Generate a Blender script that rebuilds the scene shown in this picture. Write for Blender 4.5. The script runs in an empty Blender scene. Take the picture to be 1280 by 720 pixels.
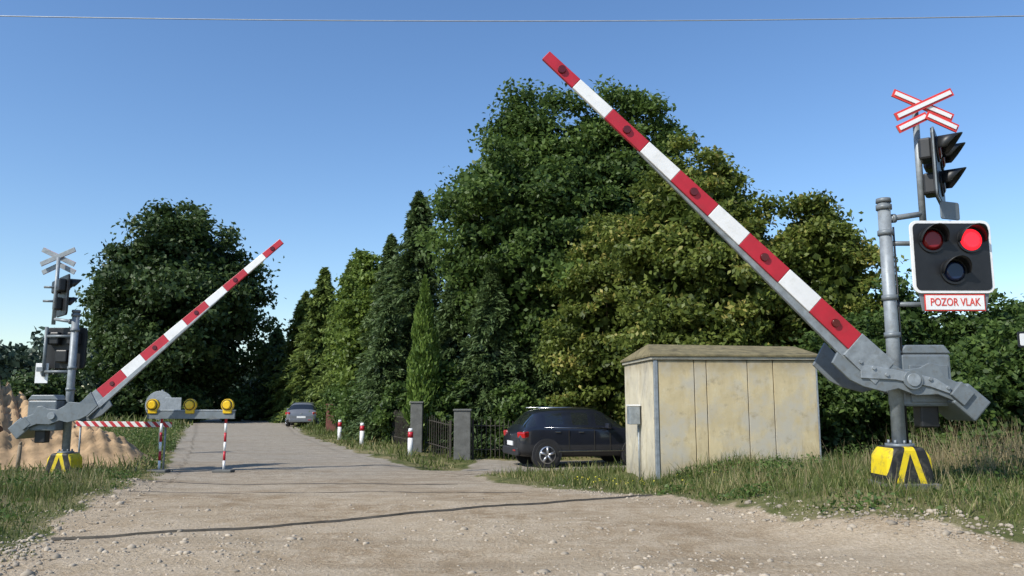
import bpy, bmesh, math, random
import numpy as np
from mathutils import Vector, Matrix, Euler
random.seed(4)
R = np.random.default_rng(7)
scene = bpy.context.scene
COL = scene.collection

# ------------------------------------------------------------------ materials
def newmat(name):
    m = bpy.data.materials.new(name); m.use_nodes = True
    nt = m.node_tree; nt.nodes.clear()
    out = nt.nodes.new('ShaderNodeOutputMaterial')
    b = nt.nodes.new('ShaderNodeBsdfPrincipled')
    nt.links.new(b.outputs[0], out.inputs[0])
    return m, nt, b, out

def N(nt, t, **kw):
    n = nt.nodes.new(t)
    for k, v in kw.items(): setattr(n, k, v)
    return n

def mixc(nt, fac, a, b, mode='MIX'):
    m = nt.nodes.new('ShaderNodeMix'); m.data_type = 'RGBA'; m.blend_type = mode
    for sock, val in ((m.inputs[0], fac), (m.inputs[6], a), (m.inputs[7], b)):
        if isinstance(val, bpy.types.NodeSocket): nt.links.new(val, sock)
        elif isinstance(val, (tuple, list)): sock.default_value = (*val, 1)
        else: sock.default_value = val
    return m.outputs[2]

def ramp(nt, src, p0, p1, c0=(0,0,0), c1=(1,1,1)):
    r = nt.nodes.new('ShaderNodeValToRGB')
    r.color_ramp.elements[0].position = p0; r.color_ramp.elements[1].position = p1
    r.color_ramp.elements[0].color = (*c0, 1); r.color_ramp.elements[1].color = (*c1, 1)
    nt.links.new(src, r.inputs[0]); return r.outputs[0]

def noise(nt, scale, detail=4, rough=.55, vec=None):
    n = nt.nodes.new('ShaderNodeTexNoise'); n.inputs['Scale'].default_value = scale
    n.inputs['Detail'].default_value = detail; n.inputs['Roughness'].default_value = rough
    if vec is not None: nt.links.new(vec, n.inputs['Vector'])
    return n.outputs[0]

def simple(name, col, rough=.5, metal=0, var=.12, scale=6, bump=0, dirt=None, emit=None, es=0, coat=0, streak=None):
    m, nt, b, out = newmat(name)
    tc = N(nt, 'ShaderNodeTexCoord').outputs['Object']
    n = noise(nt, scale, 5, .6, tc)
    dark = tuple(max(0, c*(1-var*1.6)) for c in col); lite = tuple(min(1, c*(1+var)) for c in col)
    c = mixc(nt, ramp(nt, n, .3, .7), dark, lite)
    if dirt:
        n2 = noise(nt, scale*2.3, 6, .7, tc)
        c = mixc(nt, ramp(nt, n2, .52, .75), c, dirt)
    if streak:
        mp = N(nt,'ShaderNodeMapping'); nt.links.new(tc, mp.inputs[0]); mp.inputs['Scale'].default_value = (2.2,2.2,.55)
        c = mixc(nt, ramp(nt, noise(nt, 1.7, 6, .7, mp.outputs[0]), .50, .82), c, streak)
        geo = N(nt,'ShaderNodeNewGeometry'); wn = noise(nt, 1.9, 5, .62, geo.outputs['Position'])
        c = mixc(nt, ramp(nt, wn, .46, .64), c, (.47,.43,.34))
        wn2 = noise(nt, 4.3, 6, .7, geo.outputs['Position'])
        c = mixc(nt, ramp(nt, wn2, .56, .74), c, (.33,.27,.17))
        sp = N(nt,'ShaderNodeSeparateXYZ'); nt.links.new(tc, sp.inputs[0])
        mr = N(nt,'ShaderNodeMapRange'); nt.links.new(sp.outputs[2], mr.inputs[0]); mr.inputs[1].default_value=-.45; mr.inputs[2].default_value=-1.05
        mm = N(nt,'ShaderNodeMath',operation='MULTIPLY'); nt.links.new(mr.outputs[0],mm.inputs[0]); nt.links.new(noise(nt,5,5,.6,tc),mm.inputs[1])
        c = mixc(nt, mm.outputs[0], c, (.20,.16,.10))
        mr2 = N(nt,'ShaderNodeMapRange'); nt.links.new(sp.outputs[2], mr2.inputs[0]); mr2.inputs[1].default_value=1.00; mr2.inputs[2].default_value=1.27
        mm2 = N(nt,'ShaderNodeMath',operation='MULTIPLY'); nt.links.new(mr2.outputs[0],mm2.inputs[0]); nt.links.new(noise(nt,7,5,.7,tc),mm2.inputs[1])
        c = mixc(nt, mm2.outputs[0], c, (.18,.13,.07))
    nt.links.new(c, b.inputs['Base Color'])
    b.inputs['Roughness'].default_value = rough; b.inputs['Metallic'].default_value = metal
    if coat: b.inputs['Coat Weight'].default_value = coat; b.inputs['Coat Roughness'].default_value = .05
    if bump:
        bp = N(nt, 'ShaderNodeBump'); bp.inputs['Strength'].default_value = bump; bp.inputs['Distance'].default_value = .01
        nt.links.new(noise(nt, scale*8, 6, .7, tc), bp.inputs['Height']); nt.links.new(bp.outputs[0], b.inputs['Normal'])
    if emit:
        b.inputs['Emission Color'].default_value = (*emit, 1); b.inputs['Emission Strength'].default_value = es
    return m

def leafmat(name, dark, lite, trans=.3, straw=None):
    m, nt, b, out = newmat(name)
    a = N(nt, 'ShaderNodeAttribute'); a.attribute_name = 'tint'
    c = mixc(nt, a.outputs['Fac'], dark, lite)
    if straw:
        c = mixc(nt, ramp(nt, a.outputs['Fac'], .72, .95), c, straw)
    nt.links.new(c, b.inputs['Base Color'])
    b.inputs['Roughness'].default_value = .5; b.inputs['Specular IOR Level'].default_value = .3
    t = N(nt, 'ShaderNodeBsdfTranslucent'); nt.links.new(c, t.inputs[0])
    mx = N(nt, 'ShaderNodeMixShader'); mx.inputs[0].default_value = trans
    nt.links.new(b.outputs[0], mx.inputs[1]); nt.links.new(t.outputs[0], mx.inputs[2])
    nt.links.new(mx.outputs[0], out.inputs[0])
    return m

M = {}
M['grey'] = simple('painted_grey_steel', (.17,.195,.21), .45, .1, .12, 5, .1, dirt=(.13,.13,.12))
M['greyL'] = simple('galvanised_steel', (.27,.30,.32), .5, .2, .18, 9, dirt=(.20,.21,.20))
M['white'] = simple('white_reflective_paint', (.80,.80,.79), .4, 0, .05, 5, dirt=(.66,.65,.61))
M['red'] = simple('red_reflective_paint', (.47,.016,.032), .4, 0, .10, 5, dirt=(.38,.03,.04))
M['black'] = simple('black_plastic', (.014,.015,.017), .45, 0, .2, 8)
M['dred'] = simple('dark_lamp_lens', (.10,.006,.008), .2, 0, .1, 8)
M['redlit'] = simple('lit_red_lens', (.6,.01,.02), .2, emit=(1,.02,.035), es=1.6)
M['redlow'] = simple('unlit_red_lens', (.20,.006,.010), .25, 0, .1, 8)
M['blue'] = simple('blank_blue_lens', (.01,.02,.06), .12)
M['yellow'] = simple('yellow_paint', (.78,.50,.01), .45, dirt=(.5,.34,.05))
M['amber'] = simple('amber_lens', (.80,.50,.02), .2, 0, .1, 20)
M['signred'] = simple('sign_red', (.62,.05,.035), .4)
M['crossred'] = simple('crossbuck_red', (.68,.05,.04), .4)
M['cream'] = simple('cream_cabinet_panel', (.56,.46,.27), .85, 0, .14, 1.3, .35, dirt=(.60,.53,.36), streak=(.34,.26,.14))
M['creamS'] = simple('cream_side_panel', (.60,.54,.40), .85, 0, .10, 1.6, .35, dirt=(.50,.44,.30), streak=(.40,.33,.2))
M['roofc'] = simple('mossy_roof', (.20,.165,.085), .9, 0, .3, 5, .6, dirt=(.10,.095,.05))
M['fascia'] = simple('roof_fascia', (.42,.39,.31), .8, 0, .15, 4, .3, dirt=(.24,.22,.16))
M['dark'] = simple('dark_gap', (.03,.027,.02), .9)
M['conc'] = simple('concrete', (.13,.13,.12), .9, 0, .2, 5, .5, dirt=(.08,.08,.065))
M['bark'] = simple('bark', (.09,.07,.05), .9, 0, .3, 9, .8)
M['wood'] = simple('weathered_wood', (.25,.20,.14), .9, 0, .25, 8, .4)
M['rust'] = simple('rust', (.20,.09,.04), .9, 0, .3, 9, .4)
M['rubber'] = simple('tyre_rubber', (.02,.02,.02), .85)
M['rim'] = simple('alloy_rim', (.45,.46,.48), .3, .8)
M['paintB'] = simple('black_car_paint', (.012,.014,.022), .3, 0, .1, 2, coat=.8)
M['paintS'] = simple('silver_car_paint', (.17,.18,.195), .35, .3, .05, 2, coat=.6)
M['clad'] = simple('plastic_cladding', (.022,.022,.024), .6)
M['glass'] = simple('car_glass', (.015,.018,.02), .05, 0, .05, 2, coat=1)
M['tail'] = simple('tail_light', (.42,.012,.014), .15, coat=1)
M['chrome'] = simple('chrome_trim', (.5,.5,.5), .2, 1)
M['wirem'] = simple('wire_metal', (.35,.38,.42), .5, .2)

def stripemat():
    m, nt, b, out = newmat('black_yellow_chevrons')
    tc = N(nt, 'ShaderNodeTexCoord'); sp = N(nt, 'ShaderNodeSeparateXYZ'); nt.links.new(tc.outputs['Object'], sp.inputs[0])
    ab = N(nt, 'ShaderNodeMath', operation='ABSOLUTE'); nt.links.new(sp.outputs[0], ab.inputs[0])
    m2 = N(nt, 'ShaderNodeMath', operation='MULTIPLY_ADD'); nt.links.new(sp.outputs[2], m2.inputs[0]); m2.inputs[1].default_value = .30
    nt.links.new(ab.outputs[0], m2.inputs[2])
    m3 = N(nt, 'ShaderNodeMath', operation='MULTIPLY'); nt.links.new(m2.outputs[0], m3.inputs[0]); m3.inputs[1].default_value = 5.2
    fr = N(nt, 'ShaderNodeMath', operation='FRACT'); nt.links.new(m3.outputs[0], fr.inputs[0])
    g = N(nt, 'ShaderNodeMath', operation='GREATER_THAN'); nt.links.new(fr.outputs[0], g.inputs[0]); g.inputs[1].default_value = .62
    c = mixc(nt, g.outputs[0], (.015,.015,.015), (.75,.56,.01))
    d = mixc(nt, ramp(nt, noise(nt, 9, 6, .7, tc.outputs['Object']), .5, .8), c, (.12,.11,.08))
    nt.links.new(d, b.inputs['Base Color']); b.inputs['Roughness'].default_value = .6
    return m
M['chev'] = stripemat()

def tapemat():
    m, nt, b, out = newmat('red_white_board')
    tc = N(nt, 'ShaderNodeTexCoord'); sp = N(nt, 'ShaderNodeSeparateXYZ'); nt.links.new(tc.outputs['Object'], sp.inputs[0])
    a = N(nt, 'ShaderNodeMath', operation='ADD'); nt.links.new(sp.outputs[0], a.inputs[0]); nt.links.new(sp.outputs[2], a.inputs[1])
    m3 = N(nt, 'ShaderNodeMath', operation='MULTIPLY'); nt.links.new(a.outputs[0], m3.inputs[0]); m3.inputs[1].default_value = 5
    fr = N(nt, 'ShaderNodeMath', operation='FRACT'); nt.links.new(m3.outputs[0], fr.inputs[0])
    g = N(nt, 'ShaderNodeMath', operation='GREATER_THAN'); nt.links.new(fr.outputs[0], g.inputs[0]); g.inputs[1].default_value = .5
    nt.links.new(mixc(nt, g.outputs[0], (.75,.74,.72), (.5,.03,.04)), b.inputs['Base Color'])
    return m
M['tape'] = tapemat()

# ------------------------------------------------------------------ mesh helpers
def link(o, parent=None):
    COL.objects.link(o)
    if parent: o.parent = parent
    return o

def empty(name, loc=(0,0,0), rz=0):
    e = bpy.data.objects.new(name, None); e.location = loc; e.rotation_euler = (0,0,rz); e.empty_display_size = .2
    COL.objects.link(e); return e

def mesh(name, verts, faces, mat, parent=None, smooth=False, bevel=0, fm=None):
    me = bpy.data.meshes.new(name); me.from_pydata([tuple(v) for v in verts], [], faces)
    mats = mat if isinstance(mat, list) else [mat]
    for m in mats: me.materials.append(m)
    if fm: me.polygons.foreach_set('material_index', fm)
    bm = bmesh.new(); bm.from_mesh(me); bmesh.ops.recalc_face_normals(bm, faces=bm.faces); bm.to_mesh(me); bm.free()
    if smooth: me.polygons.foreach_set('use_smooth', [True]*len(me.polygons))
    o = bpy.data.objects.new(name, me); link(o, parent)
    if bevel:
        b = o.modifiers.new('bevel', 'BEVEL'); b.width = bevel; b.segments = 2; b.limit_method = 'ANGLE'
    return o

def box(name, size, loc, mat, parent=None, rot=(0,0,0), bevel=.008):
    x, y, z = (s/2 for s in size)
    v = [(-x,-y,-z),(x,-y,-z),(x,y,-z),(-x,y,-z),(-x,-y,z),(x,-y,z),(x,y,z),(-x,y,z)]
    f = [(0,1,2,3),(4,5,6,7),(0,1,5,4),(1,2,6,5),(2,3,7,6),(3,0,4,7)]
    o = mesh(name, v, f, mat, parent, bevel=bevel); o.location = loc; o.rotation_euler = rot; return o

def tube(name, p1, p2, r1, r2, mat, parent=None, seg=20, cap=True, smooth=True):
    p1 = Vector(p1); p2 = Vector(p2); d = (p2-p1).normalized()
    a = d.orthogonal().normalized(); b = d.cross(a)
    v = []
    for p, r in ((p1,r1),(p2,r2)):
        for i in range(seg):
            t = 2*math.pi*i/seg; v.append(p + a*math.cos(t)*r + b*math.sin(t)*r)
    f = [(i,(i+1)%seg,seg+(i+1)%seg,seg+i) for i in range(seg)]
    if cap: f += [tuple(range(seg)), tuple(range(seg,2*seg))]
    o = mesh(name, v, f, mat, parent)
    if smooth:
        for p in o.data.polygons: p.use_smooth = len(p.vertices) == 4
    return o

def prism(name, pts, y0, y1, mat, parent=None, bevel=.006, loc=None, rot=None):
    n = len(pts)
    v = [(p[0],y0,p[1]) for p in pts] + [(p[0],y1,p[1]) for p in pts]
    f = [tuple(range(n)), tuple(range(n,2*n))] + [(i,(i+1)%n,n+(i+1)%n,n+i) for i in range(n)]
    o = mesh(name, v, f, mat, parent, bevel=bevel)
    if loc: o.location = loc
    if rot: o.rotation_euler = rot
    return o

def rrect(w, h, r, n=6):
    pts = []
    for cx, cz, a0 in ((w/2-r,h/2-r,0),(-w/2+r,h/2-r,90),(-w/2+r,-h/2+r,180),(w/2-r,-h/2+r,270)):
        for i in range(n+1):
            a = math.radians(a0+90*i/n); pts.append((cx+r*math.cos(a), cz+r*math.sin(a)))
    return pts

def quads(name, V, tint, mat, parent=None):
    n = len(V); me = bpy.data.meshes.new(name)
    me.vertices.add(4*n); me.vertices.foreach_set('co', V.reshape(-1).astype(np.float32))
    me.loops.add(4*n); me.loops.foreach_set('vertex_index', np.arange(4*n, dtype=np.int32))
    me.polygons.add(n); me.polygons.foreach_set('loop_start', np.arange(0,4*n,4,dtype=np.int32))
    me.update(calc_edges=True)
    a = me.attributes.new('tint', 'FLOAT', 'POINT'); a.data.foreach_set('value', np.repeat(np.clip(tint,0,1),4).astype(np.float32))
    me.materials.append(mat)
    o = bpy.data.objects.new(name, me); link(o, parent); return o

def unit(v): return v/np.maximum(np.linalg.norm(v,axis=1,keepdims=True),1e-6)

def leaf_quads(C, size, aspect=.6, nb=None, flat=.5):
    n = len(C)
    nr = R.normal(size=(n,3)); nr[:,2] += flat
    if nb is not None: nr += nb*1.0
    nr = unit(nr)
    a = unit(np.cross(nr, R.normal(size=(n,3)))); b = np.cross(nr, a)
    s = (size*R.uniform(.7,1.3,n))[:,None]
    a = a*s; b = b*s*aspect
    fold = nr*s*.18
    return np.stack([C-a, C+b+fold-a*.15, C+a, C-b+fold-a*.15], axis=1)

# ------------------------------------------------------------------ terrain
DIRT = np.array([(-3.5,-8),(-4.0,6),(-4.8,8.5),(-6.9,15.6),(-11.3,27.5),(-22,55),(-37,110),(-33.0,110),(-14.9,55),(-10,39),(-5,25.5),
 (-2.9,21),(-1.6,19.2),(-1.0,24.6),(5,24.6),(5,20.6),(.6,19),(-.8,17),(.6,14.2),(1.95,12.3),(2.7,10.6),(3.0,8.6),(4.4,7.25),(7,6.6),(14,5.2),(40,3),(40,-8)], float)
def sdist(x, y):
    x = np.asarray(x,float); y = np.asarray(y,float)
    best = np.full(x.shape, 1e9); ins = np.zeros(x.shape, bool)
    n = len(DIRT)
    for i in range(n):
        ax, ay = DIRT[i]; bx, by = DIRT[(i+1)%n]
        dx, dy = bx-ax, by-ay
        t = np.clip(((x-ax)*dx+(y-ay)*dy)/(dx*dx+dy*dy),0,1)
        best = np.minimum(best, np.hypot(x-ax-t*dx, y-ay-t*dy))
        if ay != by:
            c = ((ay > y) != (by > y)) & (x < (bx-ax)*(y-ay)/(by-ay)+ax)
            ins ^= c
    return np.where(ins, best, -best)
def sm(t): t = np.clip(t,0,1); return t*t*(3-2*t)
def wob(x, y):
    return (np.sin(x*1.7+y*.9)+np.sin(x*-.8+y*2.3+1)+np.sin(x*3.9+y*3.1+2)*.5+np.sin(x*7.3-y*6.1)*.35+np.sin(x*13.1+y*11.7)*.2)
def H(x, y):
    x = np.asarray(x,float); y = np.asarray(y,float)
    z = -.28*sm((y-9)/8)
    z = z + .31*sm((x-2.4)/1.7)*sm((y-6.4)/2.4)*(1-sm((y-17)/4))
    z = z - .22*sm((x+3.5)/2)*sm((y-18)/3)
    z = z + .12*sm((-x-5)/3)*sm((y-6)/3)*(1-sm((y-15)/4))
    z = z + .012*np.maximum(y-115,0)*(np.maximum(y,115)<700)
    z = z + .02*np.maximum(-x-45,0)*sm((y-40)/60)
    sd = sdist(x,y)
    z = z + np.where(sd<0, .022, .007)*wob(x,y)*np.exp(-np.maximum(y-40,0)/30)
    return z

def grow(a, b, s, ratio):
    out = []; p = a
    while (p < b) if s > 0 else (p > b):
        p += s; s *= ratio; out.append(p)
    return out
xs = sorted(grow(-40,-900,-.6,1.13)) + list(np.arange(-40,-14,.3)) + list(np.arange(-14,14,.13)) + grow(14,900,.3,1.13)
ys = sorted(grow(2,-60,-.3,1.2)) + list(np.arange(2,20,.13)) + list(np.arange(20,60,.3)) + grow(60,1600,.5,1.09)
xs = np.array(xs); ys = np.array(ys)
GX, GY = np.meshgrid(xs, ys); gx = GX.ravel(); gy = GY.ravel(); gz = H(gx,gy); sd = sdist(gx,gy)
nx, ny = len(xs), len(ys)
ii, jj = np.meshgrid(np.arange(nx-1), np.arange(ny-1)); base = (jj*nx+ii).ravel()
F = np.stack([base, base+1, base+nx+1, base+nx], axis=1)
dirtv = np.clip(.5 + (sd+.09*wob(gx*1.3,gy*1.3))/.35, 0, 1)

def gridmesh(name, V, F, mat, attr=None):
    me = bpy.data.meshes.new(name)
    me.vertices.add(len(V)); me.vertices.foreach_set('co', V.reshape(-1).astype(np.float32))
    me.loops.add(F.size); me.loops.foreach_set('vertex_index', F.reshape(-1).astype(np.int32))
    me.polygons.add(len(F)); me.polygons.foreach_set('loop_start', np.arange(0,F.size,4,dtype=np.int32))
    me.update(calc_edges=True)
    me.polygons.foreach_set('use_smooth', np.ones(len(F),bool))
    if attr is not None:
        a = me.attributes.new('dirt','FLOAT','POINT'); a.data.foreach_set('value', attr.astype(np.float32))
    me.materials.append(mat)
    o = bpy.data.objects.new(name, me); COL.objects.link(o); return o

def groundmat(name, mixed):
    m, nt, b, out = newmat(name)
    geo = N(nt,'ShaderNodeNewGeometry'); P = geo.outputs['Position']
    n1 = noise(nt,.45,5,.6,P); n2 = noise(nt,3.5,6,.65,P); n3 = noise(nt,28,5,.7,P)
    c = mixc(nt, ramp(nt,n1,.38,.62), (.35,.26,.16), (.54,.435,.30))
    c = mixc(nt, ramp(nt,n2,.42,.70), c, (.57,.47,.34))
    c2 = mixc(nt, ramp(nt,n3,.3,.62), (.28,.22,.15), (1,1,1)); 
    c = mixc(nt, .5, c, c2, 'MULTIPLY')
    vo = N(nt,'ShaderNodeTexVoronoi'); vo.inputs['Scale'].default_value = 34; nt.links.new(P, vo.inputs['Vector'])
    peb = ramp(nt, vo.outputs['Distance'], .12, .26, (1,1,1), (0,0,0))
    pm = N(nt,'ShaderNodeMath',operation='MULTIPLY'); nt.links.new(peb,pm.inputs[0]); nt.links.new(ramp(nt,noise(nt,2.1,4,.6,P),.5,.68),pm.inputs[1])
    c = mixc(nt, pm.outputs[0], c, (.50,.45,.37))
    sp = N(nt,'ShaderNodeSeparateXYZ'); nt.links.new(P, sp.inputs[0])
    mr = N(nt,'ShaderNodeMapRange'); nt.links.new(sp.outputs[1], mr.inputs[0]); mr.inputs[1].default_value = 11; mr.inputs[2].default_value = 22; 
    nn = N(nt,'ShaderNodeMath',operation='MULTIPLY_ADD'); nt.links.new(n1,nn.inputs[0]); nn.inputs[1].default_value=.9; nn.inputs[2].default_value=-.45
    ad = N(nt,'ShaderNodeMath',operation='ADD',use_clamp=True); nt.links.new(mr.outputs[0],ad.inputs[0]); nt.links.new(nn.outputs[0],ad.inputs[1])
    asp = mixc(nt, ramp(nt,n2,.35,.65), (.27,.245,.205), (.38,.345,.29))
    asp = mixc(nt, ramp(nt,n3,.35,.6), mixc(nt,.5,asp,(.2,.18,.15)), asp)
    asf = N(nt,'ShaderNodeMath',operation='MULTIPLY'); nt.links.new(ad.outputs[0],asf.inputs[0]); asf.inputs[1].default_value=.85
    c = mixc(nt, asf.outputs[0], c, asp)
    # worn, irregular tyre-compacted streaks following the direction of travel (along the track on the near strip)
    mp = N(nt,'ShaderNodeMapping'); nt.links.new(P,mp.inputs[0]); mp.inputs['Scale'].default_value=(.16,1.5,1); mp.inputs['Rotation'].default_value=(0,0,.18)
    st_ = noise(nt,1.0,6,.6,mp.outputs[0])
    tf = N(nt,'ShaderNodeMath',operation='MULTIPLY'); nt.links.new(ramp(nt,st_,.50,.66),tf.inputs[0]); tf.inputs[1].default_value=.38
    c = mixc(nt, tf.outputs[0], c, (.24,.185,.12))
    if mixed:
        at = N(nt,'ShaderNodeAttribute'); at.attribute_name = 'dirt'
        g = mixc(nt, ramp(nt,n2,.35,.65), (.05,.07,.02), (.14,.145,.05))
        g = mixc(nt, ramp(nt,noise(nt,.9,5,.6,P),.42,.66), g, (.25,.21,.11))
        fz = N(nt,'ShaderNodeMath',operation='ADD'); nt.links.new(at.outputs['Fac'],fz.inputs[0])
        f2 = N(nt,'ShaderNodeMath',operation='MULTIPLY_ADD'); nt.links.new(noise(nt,6,5,.7,P),f2.inputs[0]); f2.inputs[1].default_value=.8; f2.inputs[2].default_value=-.4
        nt.links.new(f2.outputs[0],fz.inputs[1])
        c = mixc(nt, ramp(nt,fz.outputs[0],.35,.65), g, c)
    nt.links.new(c, b.inputs['Base Color']); b.inputs['Roughness'].default_value = .95; b.inputs['Specular IOR Level'].default_value = .15
    bp = N(nt,'ShaderNodeBump'); bp.inputs['Strength'].default_value = .8; bp.inputs['Distance'].default_value = .03
    hh = N(nt,'ShaderNodeMath',operation='ADD'); nt.links.new(n3,hh.inputs[0]); nt.links.new(n2,hh.inputs[1])
    nt.links.new(hh.outputs[0],bp.inputs['Height']); nt.links.new(bp.outputs[0],b.inputs['Normal'])
    return m
V = np.stack([gx,gy,gz],axis=1)
gridmesh('ground', V, F, groundmat('ground_grass_and_dirt', True), dirtv)
keep = (sd[F] > .35).all(axis=1) & (gy[F].max(axis=1) < 112)
Fr = F[keep]; used, inv = np.unique(Fr, return_inverse=True)
Vr = V[used].copy(); Vr[:,2] += .005
gridmesh('dirt_road', Vr, inv.reshape(-1,4), groundmat('dusty_road', False))

def seam(name, pts, w, mat, lift=.010, h=None, parent=None):
    P = [np.array(p,float) for p in pts]; out=[]
    for a,b in zip(P[:-1],P[1:]):
        n = max(2,int(np.linalg.norm(b-a)/.1))
        for t in np.linspace(0,1,n,endpoint=False): out.append(a+(b-a)*t)
    out.append(P[-1]); out = np.array(out)
    ker=np.ones(9)/9
    out=np.stack([np.convolve(np.pad(out[:,k],4,mode='edge'),ker,'valid') for k in (0,1)],1)
    d = np.gradient(out,axis=0); d = d/np.linalg.norm(d,axis=1,keepdims=True); nrm = np.stack([-d[:,1],d[:,0]],axis=1)
    n = len(out); prog = np.linspace(0,1,n)
    ww = w*(1+.35*np.sin(prog*37)+.3*np.sin(prog*91+1))
    o2 = out + nrm*(.015*np.sin(prog*23)+.01*np.sin(prog*67))[:,None]
    L = o2+nrm*ww[:,None]/2; Rr = o2-nrm*ww[:,None]/2
    v = []; f=[]
    hh = h or 0.001
    for i in range(n):
        z = float(H(o2[i,0],o2[i,1]))+lift
        v += [(L[i,0],L[i,1],z),(o2[i,0],o2[i,1],z+hh),(Rr[i,0],Rr[i,1],z)]
    for i in range(n-1):
        f += [(3*i,3*i+1,3*i+4,3*i+3),(3*i+1,3*i+2,3*i+5,3*i+4)]
    return mesh(name, v, f, mat, parent)
M['seam'] = simple('cable_shadow_tone', (.07,.06,.045), .9, 0, .3, 8)  # shadow darkness given as a flat strip colour
M['shadow_stripL'] = simple('wire_shadow_tone', (.13,.105,.075), .95, 0, .3, 5)  # paler shadow colour for the two lines across the crossing
rc = empty('crossing_shadow_lines')  # brown strips laid on the road in place of overhead-wire shadow lines
seam('shadow_line_far', [(-7.0,15.0),(-4,15.1),(-.9,15.3)], .10, M['shadow_stripL'], parent=rc)
seam('shadow_line_near', [(-6.0,12.6),(-3,12.7),(.3,13.0)], .06, M['shadow_stripL'], parent=rc)
seam('cable_shadow_strip', [(-4.45,7.75),(-3.9,7.85),(-2.4,8.6),(-.9,9.75),(.8,11.0),(2.1,11.9)], .045, M['seam'], lift=.008, h=.02)  # low dark strip added to stand in for a cast shadow crossing the road

# ------------------------------------------------------------------ grass
GM = leafmat('grass_blades', (.055,.085,.018), (.19,.225,.062), .35, straw=(.44,.37,.19))
def blades(x0,x1,y0,y1,n,hm,w,lean=.35,cond=None,margin=.0,tb=0,patch=True):
    x = R.uniform(x0,x1,n); y = R.uniform(y0,y1,n); s = sdist(x,y)+.12*wob(x*1.5,y*1.5)
    p = s < -margin
    dens = .5+.5*np.sin(x*1.9+1)*np.sin(y*2.3)+.35*wob(x*.8,y*.8)*.4
    if patch: p &= R.uniform(0,1,n) < np.clip(.5+dens,.15,1)
    if cond is not None: p &= cond(x,y)
    x=x[p];y=y[p];s=s[p];n=len(x); z=H(x,y)-.01
    edge = np.clip((-s)/.7,.25,1)
    h = hm*R.gamma(5,.2,n)*edge*(1+.3*wob(x*.6,y*.6)*.5)
    h = np.clip(h,.03,hm*2.3)
    az = R.uniform(0,2*np.pi,n); ld = R.normal(0,lean,(n,2))
    B = np.stack([x,y,z],1); side = np.stack([np.cos(az),np.sin(az),0*az],1)*(w*R.uniform(.6,1.4,n))[:,None]
    T = B+np.stack([ld[:,0]*h,ld[:,1]*h,h],1)
    Q = np.stack([B-side,B+side,T+side*.15,T-side*.15],1)
    t = R.uniform(0,.84,n)+.14*wob(x*.5,y*.5)*.6+tb
    return Q,t
cab = lambda x,y: ~((x>2.3)&(x<5.9)&(y>15.4)&(y<18))
pilec = lambda x,y: ~((x>-18)&(x<-9.0)&(y>17.6)&(y<25))
parts = [blades(.2,13,5,13,85000,.12,.006,cond=cab,tb=.05), blades(-1,13,13,18.5,38000,.14,.009,cond=cab,tb=.05),
         blades(-14,-3.5,5.5,17.8,75000,.10,.007,tb=.08), blades(-30,-7,18,50,34000,.18,.02,cond=pilec,tb=.12), blades(-12,14,17.5,45,40000,.16,.020,margin=.1,tb=.05),
         blades(-28,-10,45,100,16000,.30,.05), blades(-60,-20,45,100,20000,.4,.07,tb=.15)]
quads('grass', np.concatenate([p[0] for p in parts]), np.concatenate([p[1] for p in parts]), GM)
DG = leafmat('dry_grass', (.22,.17,.08), (.48,.40,.23), .3)
p1 = blades(6.0,12,10,14,6500,.38,.005,lean=.28,patch=True)
p3 = blades(3.0,13,8.2,15,3800,.24,.004,lean=.3)
p4 = blades(-14,-6,9,17.8,3500,.20,.005,lean=.3)
quads('dry_tall_grass', np.concatenate([p1[0],p3[0],p4[0]]), np.concatenate([p1[1],p3[1],p4[1]]), DG)
WM = leafmat('weed_leaves', (.035,.075,.018), (.13,.20,.045), .35)
def weeds(name, spots):
    C=[];T=[]
    for (x,y,r,h,n) in spots:
        px=R.normal(x,r,n); py=R.normal(y,r,n); ok = (sdist(px,py)<-.02)&pilec(px,py); px=px[ok];py=py[ok]
        C.append(np.stack([px,py,H(px,py)+R.uniform(.02,1,len(px))**1.3*h],1)); T.append(R.uniform(.1,1,len(px)))
    C=np.concatenate(C);T=np.concatenate(T)
    quads(name, leaf_quads(C,.030,.5,flat=.8), T, WM)
sp=[]
for i in range(80):
    sp.append((random.uniform(.5,11),random.uniform(7,15),random.uniform(.1,.3),random.uniform(.08,.26),130))
for i in range(40):
    sp.append((random.uniform(6.5,12),random.uniform(10.8,16),random.uniform(.15,.35),random.uniform(.3,.7),260))
for i in range(50):
    sp.append((random.uniform(-13,-5.2),random.uniform(8,17.0),random.uniform(.1,.3),random.uniform(.1,.24),110))
for i in range(60):
    sp.append((random.uniform(-14,-9),random.uniform(24.5,34),random.uniform(.2,.5),random.uniform(.3,.9),260))
for i in range(14):
    sp.append((random.uniform(-9.0,-8.2),random.uniform(19.5,22.5),random.uniform(.1,.25),random.uniform(.2,.6),200))
weeds('weeds', sp)
YM = leafmat('yellow_flower_petals', (.6,.5,.03),(.8,.7,.08),.2)
px=R.normal(1.7,.7,110); py=R.normal(14.0,.35,110); ok=sdist(px,py)<0; px=px[ok];py=py[ok]
quads('yellow_wildflowers', leaf_quads(np.stack([px,py,H(px,py)+R.uniform(.08,.18,len(px))],1),.012,1,flat=1), R.uniform(0,1,len(px)), YM)

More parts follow.
